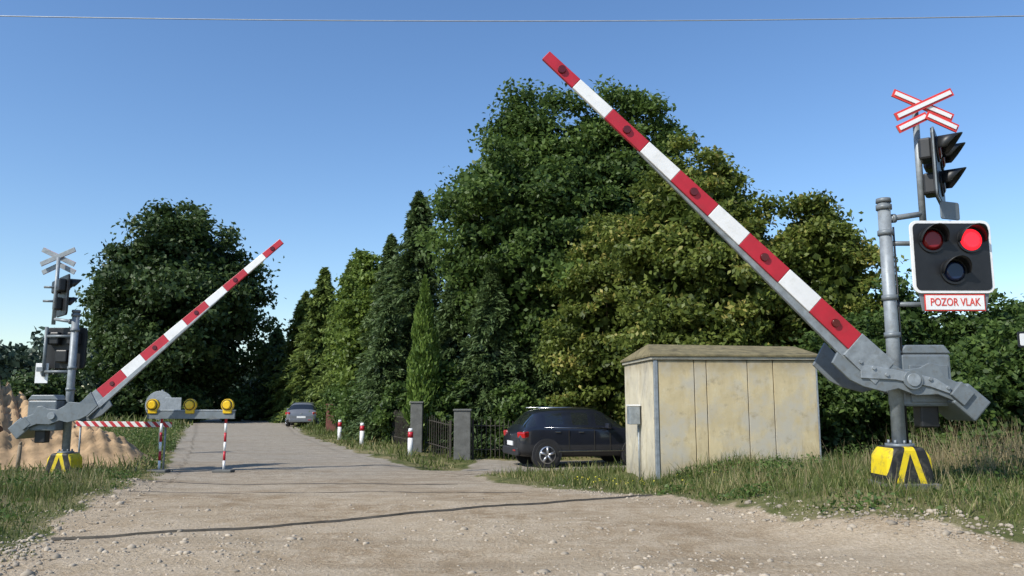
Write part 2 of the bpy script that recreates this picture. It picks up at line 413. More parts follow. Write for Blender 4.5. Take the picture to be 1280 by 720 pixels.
def stones(name, n, f):
    ico = bmesh.new(); bmesh.ops.create_icosphere(ico, subdivisions=1, radius=1)
    iv = np.array([v.co[:] for v in ico.verts]); fi = np.array([[v.index for v in p.verts] for p in ico.faces]); ico.free()
    x,y,s = f(n); n=len(x); z=H(x,y)+.005
    sc = s[:,None]*R.uniform(.6,1.3,(n,3)); sc[:,2]*=.65
    an = R.uniform(0,6.28,n); ca,sa=np.cos(an),np.sin(an)
    jit = iv[None]*R.uniform(.8,1.2,(n,len(iv),1))*sc[:,None,:]
    vx = jit[:,:,0]*ca[:,None]-jit[:,:,1]*sa[:,None]; vy = jit[:,:,0]*sa[:,None]+jit[:,:,1]*ca[:,None]
    Vv = np.stack([vx+x[:,None],vy+y[:,None],jit[:,:,2]+z[:,None]],2).reshape(-1,3)
    Ff = (fi[None]+np.arange(n)[:,None,None]*len(iv)).reshape(-1,3)
    me=bpy.data.meshes.new(name); me.vertices.add(len(Vv)); me.vertices.foreach_set('co',Vv.reshape(-1).astype(np.float32))
    me.loops.add(Ff.size); me.loops.foreach_set('vertex_index',Ff.reshape(-1).astype(np.int32))
    me.polygons.add(len(Ff)); me.polygons.foreach_set('loop_start',np.arange(0,Ff.size,3,dtype=np.int32)); me.update(calc_edges=True)
    me.materials.append(simple('gravel_stone',(.40,.34,.26),.9,0,.3,3)); o=bpy.data.objects.new(name,me); COL.objects.link(o)
def fst(n):
    x=R.uniform(-5,9,n); y=4.8+R.gamma(2,1.1,n); s=.004+R.exponential(.007,n); s=np.minimum(s,.05)
    k=(sdist(x,y)>-.3)&(R.uniform(0,1,n)<np.clip(.35+.3*wob(x,y),.05,1)); return x[k],y[k],s[k]
stones('gravel', 12000, fst)
def fst2(n):
    t=R.uniform(0,1,n); 
    seg=[((-4.0,6),(-4.8,8.5)),((-4.8,8.5),(-6.9,15.6)),((3,8.6),(4.4,7.25)),((4.4,7.25),(10,6)),((.6,14.2),(3,8.6))]
    k=R.integers(0,len(seg),n); A=np.array([s[0] for s in seg])[k]; B=np.array([s[1] for s in seg])[k]
    p=A+(B-A)*t[:,None]+R.normal(0,.25,(n,2)); return p[:,0],p[:,1],.005+R.exponential(.007,n).clip(0,.045)
stones('roadside_gravel', 2500, fst2)

# ------------------------------------------------------------------ trees
def limb_mesh(name, segs, parent):
    V=[];Fc=[]
    for p1,p2,r1,r2 in segs:
        p1=Vector(p1);p2=Vector(p2);d=(p2-p1).normalized();a=d.orthogonal().normalized();b=d.cross(a);o=len(V);n=8
        for p,r in((p1,r1),(p2,r2)):
            for i in range(n):
                t=2*math.pi*i/n; V.append(p+a*math.cos(t)*r+b*math.sin(t)*r)
        Fc+=[(o+i,o+(i+1)%n,o+n+(i+1)%n,o+n+i) for i in range(n)]
    return mesh(name,V,Fc,M['bark'],parent,smooth=True)

def deciduous(name, x, y, top, rad, cb, mat, nl=30000, ls=.13, ncl=170, tb=0, shape=1.0, clr=None, ry=None, rng=(.45,.93)):
    z0=float(H(x,y)); root=empty(name,(x,y,z0)); h=top-z0
    hz=(h-cb)/2; cz=cb+hz; ry=ry or rad
    ncl=int(ncl*1.7)
    d=unit(R.normal(size=(ncl,3))); 
    ph=R.uniform(0,6.28,4)
    lob=1+.12*np.sin(3*np.arctan2(d[:,1],d[:,0])+ph[0]+2*d[:,2])+.08*np.sin(5*d[:,2]+ph[1]+2*d[:,0])+R.normal(0,.06,ncl)
    rr=R.uniform(rng[0],rng[1],ncl)**.6*lob
    zz=d[:,2]; narrow=1-.22*np.clip(zz,0,1)*shape
    cc=np.stack([d[:,0]*rad*rr*narrow, d[:,1]*ry*rr*narrow, cz+zz*hz*np.minimum(rr,1.0)],1)
    cr=(clr or rad*.2)*R.uniform(.35,1.15,ncl); ct=R.normal(.52,.15,ncl)
    pw=cr**2; k=R.choice(ncl,nl,p=pw/pw.sum())
    off=R.normal(size=(nl,3))*.52; off[:,2]*=.6
    C=cc[k]+off*cr[k][:,None]
    C[:,2]=np.maximum(C[:,2],.1)
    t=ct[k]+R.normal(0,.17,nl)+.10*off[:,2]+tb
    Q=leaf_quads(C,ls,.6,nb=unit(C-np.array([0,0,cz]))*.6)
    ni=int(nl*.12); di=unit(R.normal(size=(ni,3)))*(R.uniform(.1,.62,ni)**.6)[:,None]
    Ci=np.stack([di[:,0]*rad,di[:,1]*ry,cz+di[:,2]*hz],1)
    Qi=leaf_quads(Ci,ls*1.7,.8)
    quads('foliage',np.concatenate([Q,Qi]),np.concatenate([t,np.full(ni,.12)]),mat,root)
    segs=[((0,0,-.1),(0.05*rad,0,cz*.8),rad*.06,rad*.04),((.05*rad,0,cz*.8),(0,.05*rad,cz+hz*.6),rad*.04,rad*.012)]
    for i in range(12):
        c=cc[random.randrange(ncl)]; s=random.uniform(.35,.9)*cz
        segs.append(((.04*rad,0,s),tuple(c),rad*.022,rad*.006))
    limb_mesh('trunk_and_limbs',segs,root)
    return root

def spruce(name,x,y,top,rad,mat,nb=420,per=42,ls=.12,tb=0,cb=.1,power=.85):
    z0=float(H(x,y)); root=empty(name,(x,y,z0)); h=top-z0
    t=R.uniform(0,1,nb)**1.15; az=R.uniform(0,6.28,nb)
    zb=cb+(h-cb)*t; Lb=rad*(1-t)**power*R.uniform(.62,1.2,nb)+.05
    k=np.repeat(np.arange(nb),per); n=len(k); u=R.uniform(.15,1,n)**.7
    r=Lb[k]*u; lat=R.normal(0,.16,n)*Lb[k]*(1.15-u)+R.normal(0,.05,n)
    zz=zb[k]+.12*Lb[k]*np.sin(u*2)-.28*r*u+R.normal(0,.05,n)-np.abs(R.normal(0,.08,n))
    ca,sa=np.cos(az[k]),np.sin(az[k])
    C=np.stack([ca*r-sa*lat,sa*r+ca*lat,np.maximum(zz,.05)],1)
    a=np.stack([ca,sa,-.25+R.normal(0,.3,n)],1)+R.normal(0,.45,(n,3)); a=unit(a)
    b=unit(np.cross(a,R.normal(size=(n,3))*.6+np.array([0,0,1.])))
    s=(ls*R.uniform(.6,1.3,n))[:,None]; a=a*s; b=b*s*.3
    Q=np.stack([C-a,C+b,C+a,C-b],1)
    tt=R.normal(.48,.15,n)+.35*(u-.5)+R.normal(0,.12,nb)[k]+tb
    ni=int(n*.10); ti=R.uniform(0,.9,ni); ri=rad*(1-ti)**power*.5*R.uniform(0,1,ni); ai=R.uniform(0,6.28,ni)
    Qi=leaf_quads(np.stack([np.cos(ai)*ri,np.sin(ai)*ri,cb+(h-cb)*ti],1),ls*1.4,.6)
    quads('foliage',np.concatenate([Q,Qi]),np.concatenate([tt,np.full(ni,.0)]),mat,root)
    limb_mesh('trunk_and_limbs',[((0,0,-.1),(0,0,h*.97),rad*.07,.012)],root)
    return root

LG=leafmat('leaves_deep_green',(.026,.058,.014),(.145,.220,.050),.42)
LD=leafmat('leaves_dark',(.016,.038,.011),(.082,.128,.036),.30)
LY=leafmat('leaves_olive_yellow',(.052,.082,.015),(.25,.30,.060),.42,straw=(.44,.38,.11))
LF=leafmat('leaves_fresh',(.05,.09,.015),(.23,.31,.06),.42)
SN=leafmat('spruce_needles',(.024,.050,.020),(.135,.195,.065),.25)
SB=leafmat('spruce_needles_bright',(.045,.075,.018),(.24,.31,.075),.3)
TH=leafmat('thuja_sprays',(.04,.085,.013),(.20,.29,.055),.25)

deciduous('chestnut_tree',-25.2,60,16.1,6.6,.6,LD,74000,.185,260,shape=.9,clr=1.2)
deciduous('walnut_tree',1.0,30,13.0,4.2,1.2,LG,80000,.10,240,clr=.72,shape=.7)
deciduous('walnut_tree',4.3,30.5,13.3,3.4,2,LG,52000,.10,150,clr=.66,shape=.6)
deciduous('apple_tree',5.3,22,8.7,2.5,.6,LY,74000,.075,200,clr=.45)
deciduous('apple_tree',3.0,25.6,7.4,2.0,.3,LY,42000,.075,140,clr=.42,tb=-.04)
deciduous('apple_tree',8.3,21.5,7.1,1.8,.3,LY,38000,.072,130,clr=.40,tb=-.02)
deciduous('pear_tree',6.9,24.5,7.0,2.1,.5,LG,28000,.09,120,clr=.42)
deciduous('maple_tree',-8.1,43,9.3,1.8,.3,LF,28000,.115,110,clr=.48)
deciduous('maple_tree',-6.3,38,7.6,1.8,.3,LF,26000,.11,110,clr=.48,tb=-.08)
spruce('spruce_tree',-10.7,52.5,10.4,2.7,SB,420,42,.22,power=.75)
spruce('spruce_tree',-9.1,46,8.4,1.8,SB,340,40,.18,power=.75,tb=-.1)
spruce('spruce_tree',-4.0,34,10.3,2.7,SN,580,44,.14,power=.7)
spruce('spruce_tree',-5.5,36,8.8,2.1,SN,440,42,.14,power=.75,tb=.05)
spruce('spruce_tree',-16.6,64,9.9,3.4,SB,380,40,.26,tb=-.05,power=.75)
spruce('spruce_tree',-14.0,59,11.0,3.2,SB,380,40,.26,tb=.0,power=.75)
spruce('spruce_tree',-20.0,68,7.4,3.2,SN,300,40,.26,tb=.15,power=.75)
spruce('spruce_tree',-.7,27.5,6.0,2.1,SN,460,46,.11)
spruce('spruce_tree',1.2,28,5.6,2.0,SN,440,44,.11)
spruce('spruce_tree',-2.1,29.5,6.6,1.9,SN,440,44,.12,tb=.05)
spruce('spruce_tree',-5.0,32,5.4,1.6,SN,340,40,.11)
def thuja(name,x,y,top,rad):
    z0=float(H(x,y)); root=empty(name,(x,y,z0)); h=top-z0; n=14000
    t=R.uniform(0,1,n)**.9; prof=np.minimum(1,(t+.06)*4)*(1-t**2.4)**.9
    az=R.uniform(0,6.28,n); r=rad*prof*R.uniform(.65,1.08,n)*(1+.12*np.sin(t*23+3*az)+.08*np.sin(t*41-2*az))
    C=np.stack([np.cos(az)*r,np.sin(az)*r,.1+t*(h-.2)],1)
    a=unit(np.stack([np.cos(az)*.3,np.sin(az)*.3,np.ones(n)],1)+R.normal(0,.3,(n,3))); b=unit(np.cross(a,R.normal(size=(n,3))))
    s=(.10*R.uniform(.6,1.3,n))[:,None]; Q=np.stack([C-a*s,C+b*s*.4,C+a*s,C-b*s*.4],1)
    quads('foliage',Q,R.normal(.45,.2,n)+.15*np.sin(t*17+2*az),TH,root); limb_mesh('trunk',[((0,0,-.1),(0,0,h*.9),.08,.02)],root)
thuja('thuja_tree',-2.95,26.9,5.55,.55)
def shrub(name,x,y,top,rad,mat,nl=12000,ls=.075,tb=0): return deciduous(name,x,y,top,rad,.0,mat,nl,ls,60,tb=tb,clr=rad*.3,shape=.3)
for (x,y,t,r) in [(9.9,20,4.5,1.5),(11.3,19,4.0,1.5),(12.6,20,4.3,1.6),(10.6,17.2,3.2,1.3),(12.2,16.6,3.2,1.3),(8.0,18.6,3.2,1.3),(6.6,19.4,2.6,1.1),(14.3,19,4.4,1.7),(9.0,16.4,2.1,.9)]:
    shrub('hawthorn_shrub',x,y,t,r,LG,15000,.068,tb=-.10)
for (x,y,t,r) in [(-4.1,30.5,1.9,1.0),(-5.9,34,2.2,1.2),(-7.2,37.5,2.4,1.3),(-9.0,43,2.4,1.2),(-2.2,27.3,2.4,.9),(.2,26.2,1.9,.9)]:
    shrub('garden_shrub',x,y,t,r,LG,9000,.08,tb=-.05)
for (x,y,t,r) in [(-19.5,66,3.3,2.4),(-24,58,2.4,2.0),(-28,57,2.2,2.2),(-20.8,62,1.9,1.6),(-33,57,3.2,2.6)]:
    shrub('roadside_shrub',x,y,t,r,LD,7000,.17)

def treeline():
    n=42000; x=R.uniform(-260,260,n); y=R.uniform(195,215,n)
    hh=np.where(x<-95,16+1.6*np.sin(x*.21)+1.4*np.sin(x*.57),9+1.5*np.sin(x*.17)+1.3*np.sin(x*.5)); 
    hh=hh*(1-.25*np.abs(np.sin(x*.33+1)))
    z=R.uniform(0,1,n)**.7*hh+H(x,y)-.5
    quads('distant_tree_line',leaf_quads(np.stack([x,y,z],1),1.0,.7),R.normal(.4,.2,n),leafmat('distant_leaves',(.035,.06,.045),(.09,.13,.085),.2))
treeline()
def corn():
    n=26000; x=R.uniform(-95,-33,n); y=R.uniform(62,95,n); x=np.where(x>-.48*y,x-20,x)
    z=H(x,y); h=R.uniform(1.4,2.3,n); az=R.uniform(0,6.28,n)
    B=np.stack([x,y,z],1); s=np.stack([np.cos(az),np.sin(az),0*az],1)*.13; T=B+np.stack([R.normal(0,.25,n),R.normal(0,.25,n),h],1)
    quads('corn_field',np.stack([B-s,B+s,T+s*.3,T-s*.3],1),R.uniform(0,1,n),leafmat('corn_leaves',(.10,.12,.035),(.34,.30,.14),.3))
corn()

def pile():
    xs=np.linspace(-20,-8.6,150); ys=np.linspace(17.5,27,110); X,Y=np.meshgrid(xs,ys)
    hgt=1.95*np.exp(-((X+14.0)/1.6)**2-((Y-21.6)/1.8)**2)+1.0*np.exp(-((X+11.7)/1.3)**2-((Y-21.0)/1.5)**2)+.55*np.exp(-((X+10.2)/.8)**2-((Y-20.4)/1.)**2)
    hgt=hgt+.7*np.exp(-((X+12.7)/.9)**2-((Y-19.4)/.9)**2)
    hgt=hgt*(1+.07*np.sin(X*5+Y*3)+.06*np.sin(X*11-Y*7))+.07*np.sin(X*17+Y*13)*hgt+.05*np.sin(X*31-Y*23)*hgt
    hgt=hgt+R.normal(0,.012,hgt.shape)*np.clip(hgt*3,0,1)
    Z=H(X,Y)+hgt-.05
    Vv=np.stack([X.ravel(),Y.ravel(),Z.ravel()],1); i,j=np.meshgrid(np.arange(149),np.arange(109)); b=(j*150+i).ravel()
    gridmesh('sand_pile',Vv,np.stack([b,b+1,b+151,b+150],1),simple('heaped_sand',(.46,.31,.17),.95,0,.3,1.6,1.0,dirt=(.28,.19,.10)))
pile()

# ------------------------------------------------------------------ level-crossing equipment
def signal_head(parent, loc, yaw, lit, border='white', sc=1.0):
    g = bpy.data.objects.new('signal_head', None); link(g,parent); g.location=loc; g.rotation_euler=(0,0,yaw); g.scale=(sc,1,1)
    prism('border', rrect(.97,.88,.09), 0,.02, M[border], g, bevel=.004)
    prism('black_board', rrect(.90,.81,.06), -.008,-.001, M['black'], g, bevel=.002)
    prism('board_back', rrect(.95,.86,.08), .022,.035, M['black'], g, bevel=.002)
    for i,(lx,lz,mt) in enumerate([(-.235,.20,'redlow'),(.225,.20,'redlit'),(0,-.18,'blue')]):
        if not lit and mt!='blue': mt='dred'
        tube('lamp_ring_%d'%i,(lx,-.03,lz),(lx,-.009,lz),.155,.16,M['black'],g,28)
        tube('lens_%d'%i,(lx,-.055,lz),(lx,-.031,lz),.090,.130,M[mt],g,28)
        V=[];Fc=[];n=22
        for k in range(n+1):
            a=math.radians(-10+200*k/n); q=abs(k/n-.5)*2
            dep=(.24 if not lit else .17)*(1-.75*q**1.5)+.02
            V+=[(lx+.158*math.cos(a),-.03,lz+.158*math.sin(a)),(lx+.160*math.cos(a),-.03-dep,lz+.162*math.sin(a))]
        for k in range(n): Fc.append((2*k,2*k+1,2*k+3,2*k+2))
        o=mesh('hood_%d'%i,V,Fc,M['black'],g,smooth=True); sdm=o.modifiers.new('s','SOLIDIFY'); sdm.thickness=.006
        box('lamp_housing_%d'%i,(.27,.15,.27),(lx,.11,lz),M['black'],g,bevel=.03)
    return g

def crossing_unit(loc, rz, lit):
    s = empty('railway_crossing_signal', loc, rz); G=M['grey']
    prof=[(-.25,0),(.25,0),(.27,.12),(.25,.36),(.17,.47),(-.17,.47),(-.25,.36),(-.27,.12)]
    prism('foundation',prof,-.24,.24,M['chev'],s,bevel=.04)
    box('pad',(.62,.6,.12),(0,0,0),M['conc'],s)
    tube('post',(0,0,.4),(0,0,3.42),.080,.074,M['greyL'],s,24)
    tube('post_flange',(0,0,.46),(0,0,.50),.16,.16,G,s,24)
    tube('post_cap',(0,0,3.41),(0,0,3.46),.09,.085,G,s,24)
    for z in (1.75,2.2,3.0,3.32): tube('post_clamp',(0,0,z),(0,0,z+.06),.092,.092,G,s,24)
    for i in range(8):
        a=i*math.pi/4; tube('bolt',(.125*math.cos(a),.125*math.sin(a),.50),(.125*math.cos(a),.125*math.sin(a),.54),.014,.014,M['greyL'],s,6)
    mx=.47
    tube('upper_bracket',(0,0,3.20),(mx,0,3.27),.035,.035,M['greyL'],s,14)
    tube('mast',(mx,0,3.15),(mx,0,4.60),.040,.038,M['greyL'],s,18)
    tube('upper_bracket_collar',(.09,0,3.21),(.13,0,3.215),.055,.055,G,s,14)
    tube('lower_bracket',(0,0,2.15),(.62,-.0,2.15),.03,.03,G,s,14)
    tube('mid_bracket',(0,0,2.9),(.6,-.0,2.9),.03,.03,G,s,14)
    tube('lower_mast',(.60,-.0,2.05),(.60,-.0,3.1),.035,.035,G,s,14)
    if lit:
        signal_head(s,(.68,-.20,2.70),0,True)
        signal_head(s,(.71,-.02,3.82),math.radians(57),False,'grey')
        prism('service_plate',rrect(.30,.22,.03),-.01,.01,M['grey'],s,loc=(.74,-.12,3.28),rot=(0,0,math.radians(20)))
        prism('sign_back',[(-.42,.16),(.44,.16),(.38,-.10),(-.38,-.10)],-.02,-.005,M['grey'],s,loc=(.68,-.15,2.15))
        box('sign_plate_red',(.72,.008,.20),(.68,-.185,2.15),M['signred'],s,bevel=.002)
        box('sign_plate_white',(.69,.008,.17),(.68,-.191,2.15),M['white'],s,bevel=.001)
        cu=bpy.data.curves.new('sign_text','FONT'); cu.body='POZOR VLAK'; cu.size=.130; cu.align_x='CENTER'; cu.align_y='CENTER'; cu.extrude=.002; cu.offset=.001
        to=bpy.data.objects.new('sign_text',cu); link(to,s); to.location=(.68,-.198,2.152); to.rotation_euler=(math.pi/2,0,0); cu.materials.append(M['signred']); to.scale=(.75,1,1)
    else:
        signal_head(s,(.27,-.20,2.66),0,False,'black',.92)
        signal_head(s,(.36,-.12,3.78),math.radians(-48),False,'black',.9)
        box('small_plate',(.27,.02,.42),(.66,-.05,2.12),M['white'],s,bevel=.004)
        box('small_plate_cabling',(.14,.06,.10),(.66,.02,2.2),M['grey'],s)
    tube('head_bracket_a',(mx,0,3.95),(.70,.05,3.95),.025,.025,G,s,12); tube('head_bracket_b',(mx,0,3.65),(.70,.05,3.65),.025,.025,G,s,12)
    cb=bpy.data.objects.new('crossbuck',None); link(cb,s); cb.location=(.53,-.08,4.58)
    def board(name,a,b,w,y,m,grow=0):
        a=Vector((a[0],0,a[1])); b=Vector((b[0],0,b[1])); d=(b-a).normalized(); nn=Vector((-d.z,0,d.x)); a=a-d*grow; b=b+d*grow
        q=[a+nn*(w/2),b+nn*(w/2),b-nn*(w/2),a-nn*(w/2)]
        return prism(name,[(p.x,p.z) for p in q],y-.006,y+.006,m,cb,bevel=.002)
    Wd=.36
    for i,(a,b) in enumerate([((-Wd,.215),(Wd,-.115)),((-Wd,-.115),(Wd,.215))]):
        yy=-.03*i
        board('cross_red_%d'%i,a,b,.104,yy,M['crossred']); board('cross_white_%d'%i,a,b,.050,yy-.013,M['white'],grow=-.026)
        board('cross_back_%d'%i,a,b,.098,yy+.013,M['greyL'])
    for i,(a,b) in enumerate([((0.01,-.105),(-Wd,-.285)),((-.01,-.105),(Wd,-.285))]):
        yy=-.062-.026*i
        board('chevron_red_%d'%i,a,b,.104,yy,M['crossred']); board('chevron_white_%d'%i,a,b,.050,yy-.012,M['white'],grow=-.022); board('chevron_back_%d'%i,a,b,.098,yy+.012,M['greyL'])
    tube('cable',(.09,-.02,.5),(.09,-.02,3.1),.012,.012,M['black'],s,8)

    bq = empty('railway_barrier', loc, rz)
    plate=[(-.66,1.72),(-.46,1.50),(-.22,1.52),(-.14,1.44),(0,1.36),(.20,1.38),(.32,1.44),(.42,1.42),(.48,1.28),(.66,1.20),(.62,.98),(.40,1.07),(.14,1.06),(-.06,1.14),(-.22,1.10),(-.46,1.16),(-.62,1.24),(-.82,1.44)]
    prism('lever_plate_front',plate,-.20,-.155,G,bq,bevel=.008)
    prism('lever_plate_rear',plate,.40,.44,G,bq,bevel=.008)
    prism('lever_rib',[(-.5,1.42),(-.1,1.36),(.36,1.26),(.55,1.14),(.52,1.08),(.3,1.16),(-.1,1.24),(-.5,1.26)],-.225,-.203,M['greyL'],bq,bevel=.006)
    tube('pivot_shaft',(.10,-.26,1.24),(.10,.48,1.24),.075,.075,M['greyL'],bq,20)
    tube('pivot_hub',(.10,-.245,1.24),(.10,-.19,1.24),.11,.11,G,bq,20)
    box('drive_housing',(.60,.40,.62),(.36,.16,1.24),G,bq,bevel=.03)
    prism('drive_lid',[(.04,1.555),(.68,1.555),(.60,1.66),(.14,1.66)],-.03,.35,G,bq,bevel=.015)
    box('drive_door',(.46,.02,.44),(.38,-.05,1.2),M['grey'],bq,bevel=.008)
    box('lower_drive',(.22,.2,.3),(.42,.16,.83),M['black'],bq,bevel=.02)
    box('counterweight',(.34,.62,.30),(.78,.10,.98),G,bq,rot=(0,math.radians(42),0),bevel=.02)
    box('counterweight_plate',(.20,.70,.20),(.66,.10,1.08),M['grey'],bq,rot=(0,math.radians(42),0),bevel=.01)
    for (bx,bz) in ((-.35,1.38),(-.5,1.45),(-.2,1.3),(.3,1.25),(.5,1.15)):
        tube('bolt',(bx,-.245,bz),(bx,-.20,bz),.022,.022,M['greyL'],bq,6)
    S=Vector((-.34,-.17,1.49)); T=Vector((-4.17,-.55,5.07)); u=(T-S); L=u.length; u.normalize()
    nrm=Vector((0,1,0)); nrm=(nrm-u*nrm.dot(u)).normalized(); up=u.cross(nrm).normalized()
    if up.z<0: up=-up
    def wid(t): return .245-.115*t
    def tk(t): return .045-.018*t
    def piece(name,t0,t1,m,o0=0,o1=0,w0=None,w1=None,k0=None,k1=None,off=0):
        V=[]
        for t,o,w,k in((t0,o0,w0,k0),(t1,o1,w1,k1)):
            c=S+u*(L*t)+up*o+nrm*off; w=(wid(t) if w is None else w)/2; k=tk(t) if k is None else k
            V+=[c+up*w+nrm*k,c+up*w-nrm*k,c-up*w-nrm*k,c-up*w+nrm*k]
        return mesh(name,V,[(0,1,2,3),(4,5,6,7),(0,1,5,4),(1,2,6,5),(2,3,7,6),(3,0,4,7)],m,bq,bevel=.006)
    fr=[0,.055,.175,.27,.39,.485,.60,.695,.805,.905,1.0]
    for i in range(10):
        piece('boom_'+('red' if i%2 else 'white')+'_%d'%i,fr[i],fr[i+1]-.0005,M['red' if i%2 else 'white'])
    piece('boom_keel',.02,.70,M['greyL'],-.175,-.088,.12,.012,.035,.02,.02)
    piece('boom_sleeve',-.04,.055,M['greyL'],-.04,-.04,.36,.34,.055,.05)
    for i,t in enumerate((.115,.33,.545,.75,.95)):
        c=S+u*(L*t); k=tk(t)
        tube('boom_lamp_%d'%i,c-nrm*(k+.03),c-nrm*(k-.002),.045,.052,M['dred'],bq,16)
        tube('boom_lamp_back_%d'%i,c+nrm*(k+.02),c+nrm*(k-.002),.045,.052,M['dred'],bq,16)
    return s

crossing_unit((4.57,9.6,float(H(4.57,9.6))),0,True)
crossing_unit((-9.31,17.0,float(H(-9.31,17))),math.pi,False)

# ------------------------------------------------------------------ cabinet
def cabinet():
    c=empty('relay_cabinet',(0,0,0)); x0,x1,y0,y1=2.72,5.92,15.4,17.9; zb,zt=-.45,2.07
    box('core',(x1-x0-.06,y1-y0-.06,zt-zb),((x0+x1)/2,(y0+y1)/2,(zt+zb)/2),M['dark'],c,bevel=0)
    ed=[2.79,3.50,3.74,4.55,5.06,5.92]
    for i,(a,b) in enumerate(zip(ed[:-1],ed[1:])):
        box('front_panel_%d'%i,(b-a-.016,.05,zt-zb-.01),((a+b)/2,y0+.005,(zt+zb)/2),M['cream'],c,bevel=.006)
    for i,(a,b) in enumerate([(y0+.04,16.6),(16.6,y1)]):
        box('side_panel_%d'%i,(.05,b-a-.014,zt-zb-.01),(x0+.005,(a+b)/2,(zt+zb)/2),M['creamS'],c,bevel=.006)
        box('far_side_panel_%d'%i,(.05,b-a-.014,zt-zb-.01),(x1-.005,(a+b)/2,(zt+zb)/2),M['creamS'],c,bevel=.006)
    box('back_panel',(x1-x0-.1,.05,zt-zb),((x0+x1)/2,y1-.005,(zt+zb)/2),M['cream'],c)
    box('corner_post',(.075,.075,zt-zb),(x0+.028,y0+.0,(zt+zb)/2),M['greyL'],c)
    box('corner_post_far',(.03,.06,zt-zb),(x1+.008,y0+.0,(zt+zb)/2),M['greyL'],c)
    box('fascia',(x1-x0+.12,y1-y0+.12,.06),((x0+x1)/2,(y0+y1)/2,zt+.035),M['fascia'],c,bevel=.012)
    a=(x0-.09,y0-.09,zt+.068);b=(x1+.09,y0-.09,zt+.068);d=(x1+.09,y1+.09,zt+.068);e=(x0-.09,y1+.09,zt+.068)
    r1=(x0+.10,y0+.85,zt+.36);r2=(x1-.02,y0+.85,zt+.33)
    up=lambda p:(p[0],p[1],p[2]+.035)
    V=[a,b,d,e,up(a),up(b),up(d),up(e),r1,r2]
    mesh('roof',V,[(0,1,2,3),(0,1,5,4),(1,2,6,5),(2,3,7,6),(3,0,4,7),(4,5,9,8),(5,6,9),(6,7,8,9),(7,4,8)],M['roofc'],c)
    box('meter_box',(.22,.26,.36),(x0-.16,16.5,1.00),M['greyL'],c,bevel=.015)
    box('meter_box_lid',(.24,.28,.03),(x0-.16,16.5,1.20),M['white'],c,bevel=.008)
    tube('conduit',(x0-.06,16.5,.8),(x0-.06,16.5,-.3),.02,.02,M['greyL'],c,10)
    th=math.radians(4.5); p=Vector((x0,y0,0)); q=Matrix.Rotation(th,3,'Z')@p
    c.rotation_euler=(0,0,th); c.location=p-q
cabinet()

# ------------------------------------------------------------------ barricade with warning lamps
def barricade():
    b=empty('road_barricade',(0,0,0)); zg=float(H(-7,18))
    box('beam',(1.95,.05,.17),(-7.13,18,.98),M['grey'],b)
    box('beam_top',(1.98,.07,.03),(-7.13,18,1.08),M['greyL'],b)
    for i,x in enumerate((-7.80,-6.37)):
        z=zg+.06
        for k in range(6):
            h=(1.0-z)/6
            tube('post_%d_%d'%(i,k),(x,18.06,z+k*h),(x,18.06,z+(k+1)*h),.027,.027,M['red' if k%2 else 'white'],b,12)
        box('foot_%d'%i,(.42,.30,.07),(x,18.05,zg+.035),M['conc'],b,bevel=.02)
    for i,x in enumerate((-7.98,-7.15,-6.32)):
        tube('lamp_rim_%d'%i,(x,17.93,1.20),(x,18.03,1.20),.135,.135,M['yellow'],b,24)
        tube('lamp_lens_%d'%i,(x,17.885,1.20),(x,17.93,1.20),.075,.110,M['amber'],b,24)
        tube('lamp_lens_ring_%d'%i,(x,17.922,1.20),(x,17.929,1.20),.119,.119,M['clad'],b,24)
        box('lamp_battery_%d'%i,(.20,.12,.14),(x,18.0,1.08),M['yellow'],b,bevel=.02)
barricade()
def board():
    b=empty('construction_barrier',(-8.9,18.6,0)); zg=float(H(-8.9,18.6))
    o=box('striped_board',(2.2,.03,.12),(0,0,.76),M['tape'],b,rot=(0,.01,0))
    for x in (-1.0,.95): tube('leg',(x,.03,zg-.05),(x,.03,.82),.022,.022,M['greyL'],b,10)
board()
def grey_sign():
    s=empty('traffic_sign',(-10.4,24,float(H(-10.4,24)))); 
    tube('pole',(0,0,0),(0,0,1.9),.03,.03,M['greyL'],s,12)
    prism('sign_disc',[(.42*math.cos(t*math.pi/14),.42*math.sin(t*math.pi/14)) for t in range(28)],-.02,.0,M['greyL'],s,loc=(-.05,-.04,1.45))
    box('supplementary_plate',(.5,.02,.5),(.36,-.07,1.42),M['greyL'],s); box('cross_bar',(.9,.03,.05),(0,-.01,1.45),M['grey'],s)
grey_sign()
def edge_sign():
    s=empty('small_sign',(7.82,12,float(H(7.82,12)))); tube('pole',(0,0,0),(0,0,2.1),.025,.025,M['greyL'],s,12)
    prism('plate_black',rrect(.52,.24,.03),-.05,-.035,M['black'],s,loc=(0,0,2.0)); prism('plate_white',rrect(.46,.18,.02),-.058,-.051,M['white'],s,loc=(0,0,2.0))
edge_sign()
st=empty('timber_stake',(-10.9,18.0,float(H(-10.9,18.0)))); tube('stake',(0,0,-.1),(.03,0,.6),.05,.04,M['wood'],st,8); tube('stake_top',(.03,0,.6),(.035,0,.66),.04,.02,M['wood'],st,8)
rp=empty('rusty_pipe',(-10.75,17.0,.42)); tube('pipe',(-1.2,0,-.35),(-.05,0,.25),.05,.05,M['rust'],rp,14); tube('pipe_end',(-.05,0,.25),(.05,0,.30),.065,.065,M['rust'],rp,14); tube('pipe_prop',(-.7,0,-.75),(-.7,0,-.12),.03,.03,M['wood'],rp,8)

for (x,y) in [(-3.07,24.6),(-5.35,29),(-7.0,33)]:
    z=float(H(x,y)); g=empty('guide_post',(x,y,z))
    tube('post_white',(0,0,-.05),(0,0,.52),.085,.08,M['white'],g,16); tube('post_red',(0,0,.52),(0,0,.70),.081,.08,M['red'],g,16); tube('post_top',(0,0,.70),(0,0,.80),.08,.06,M['white'],g,16)

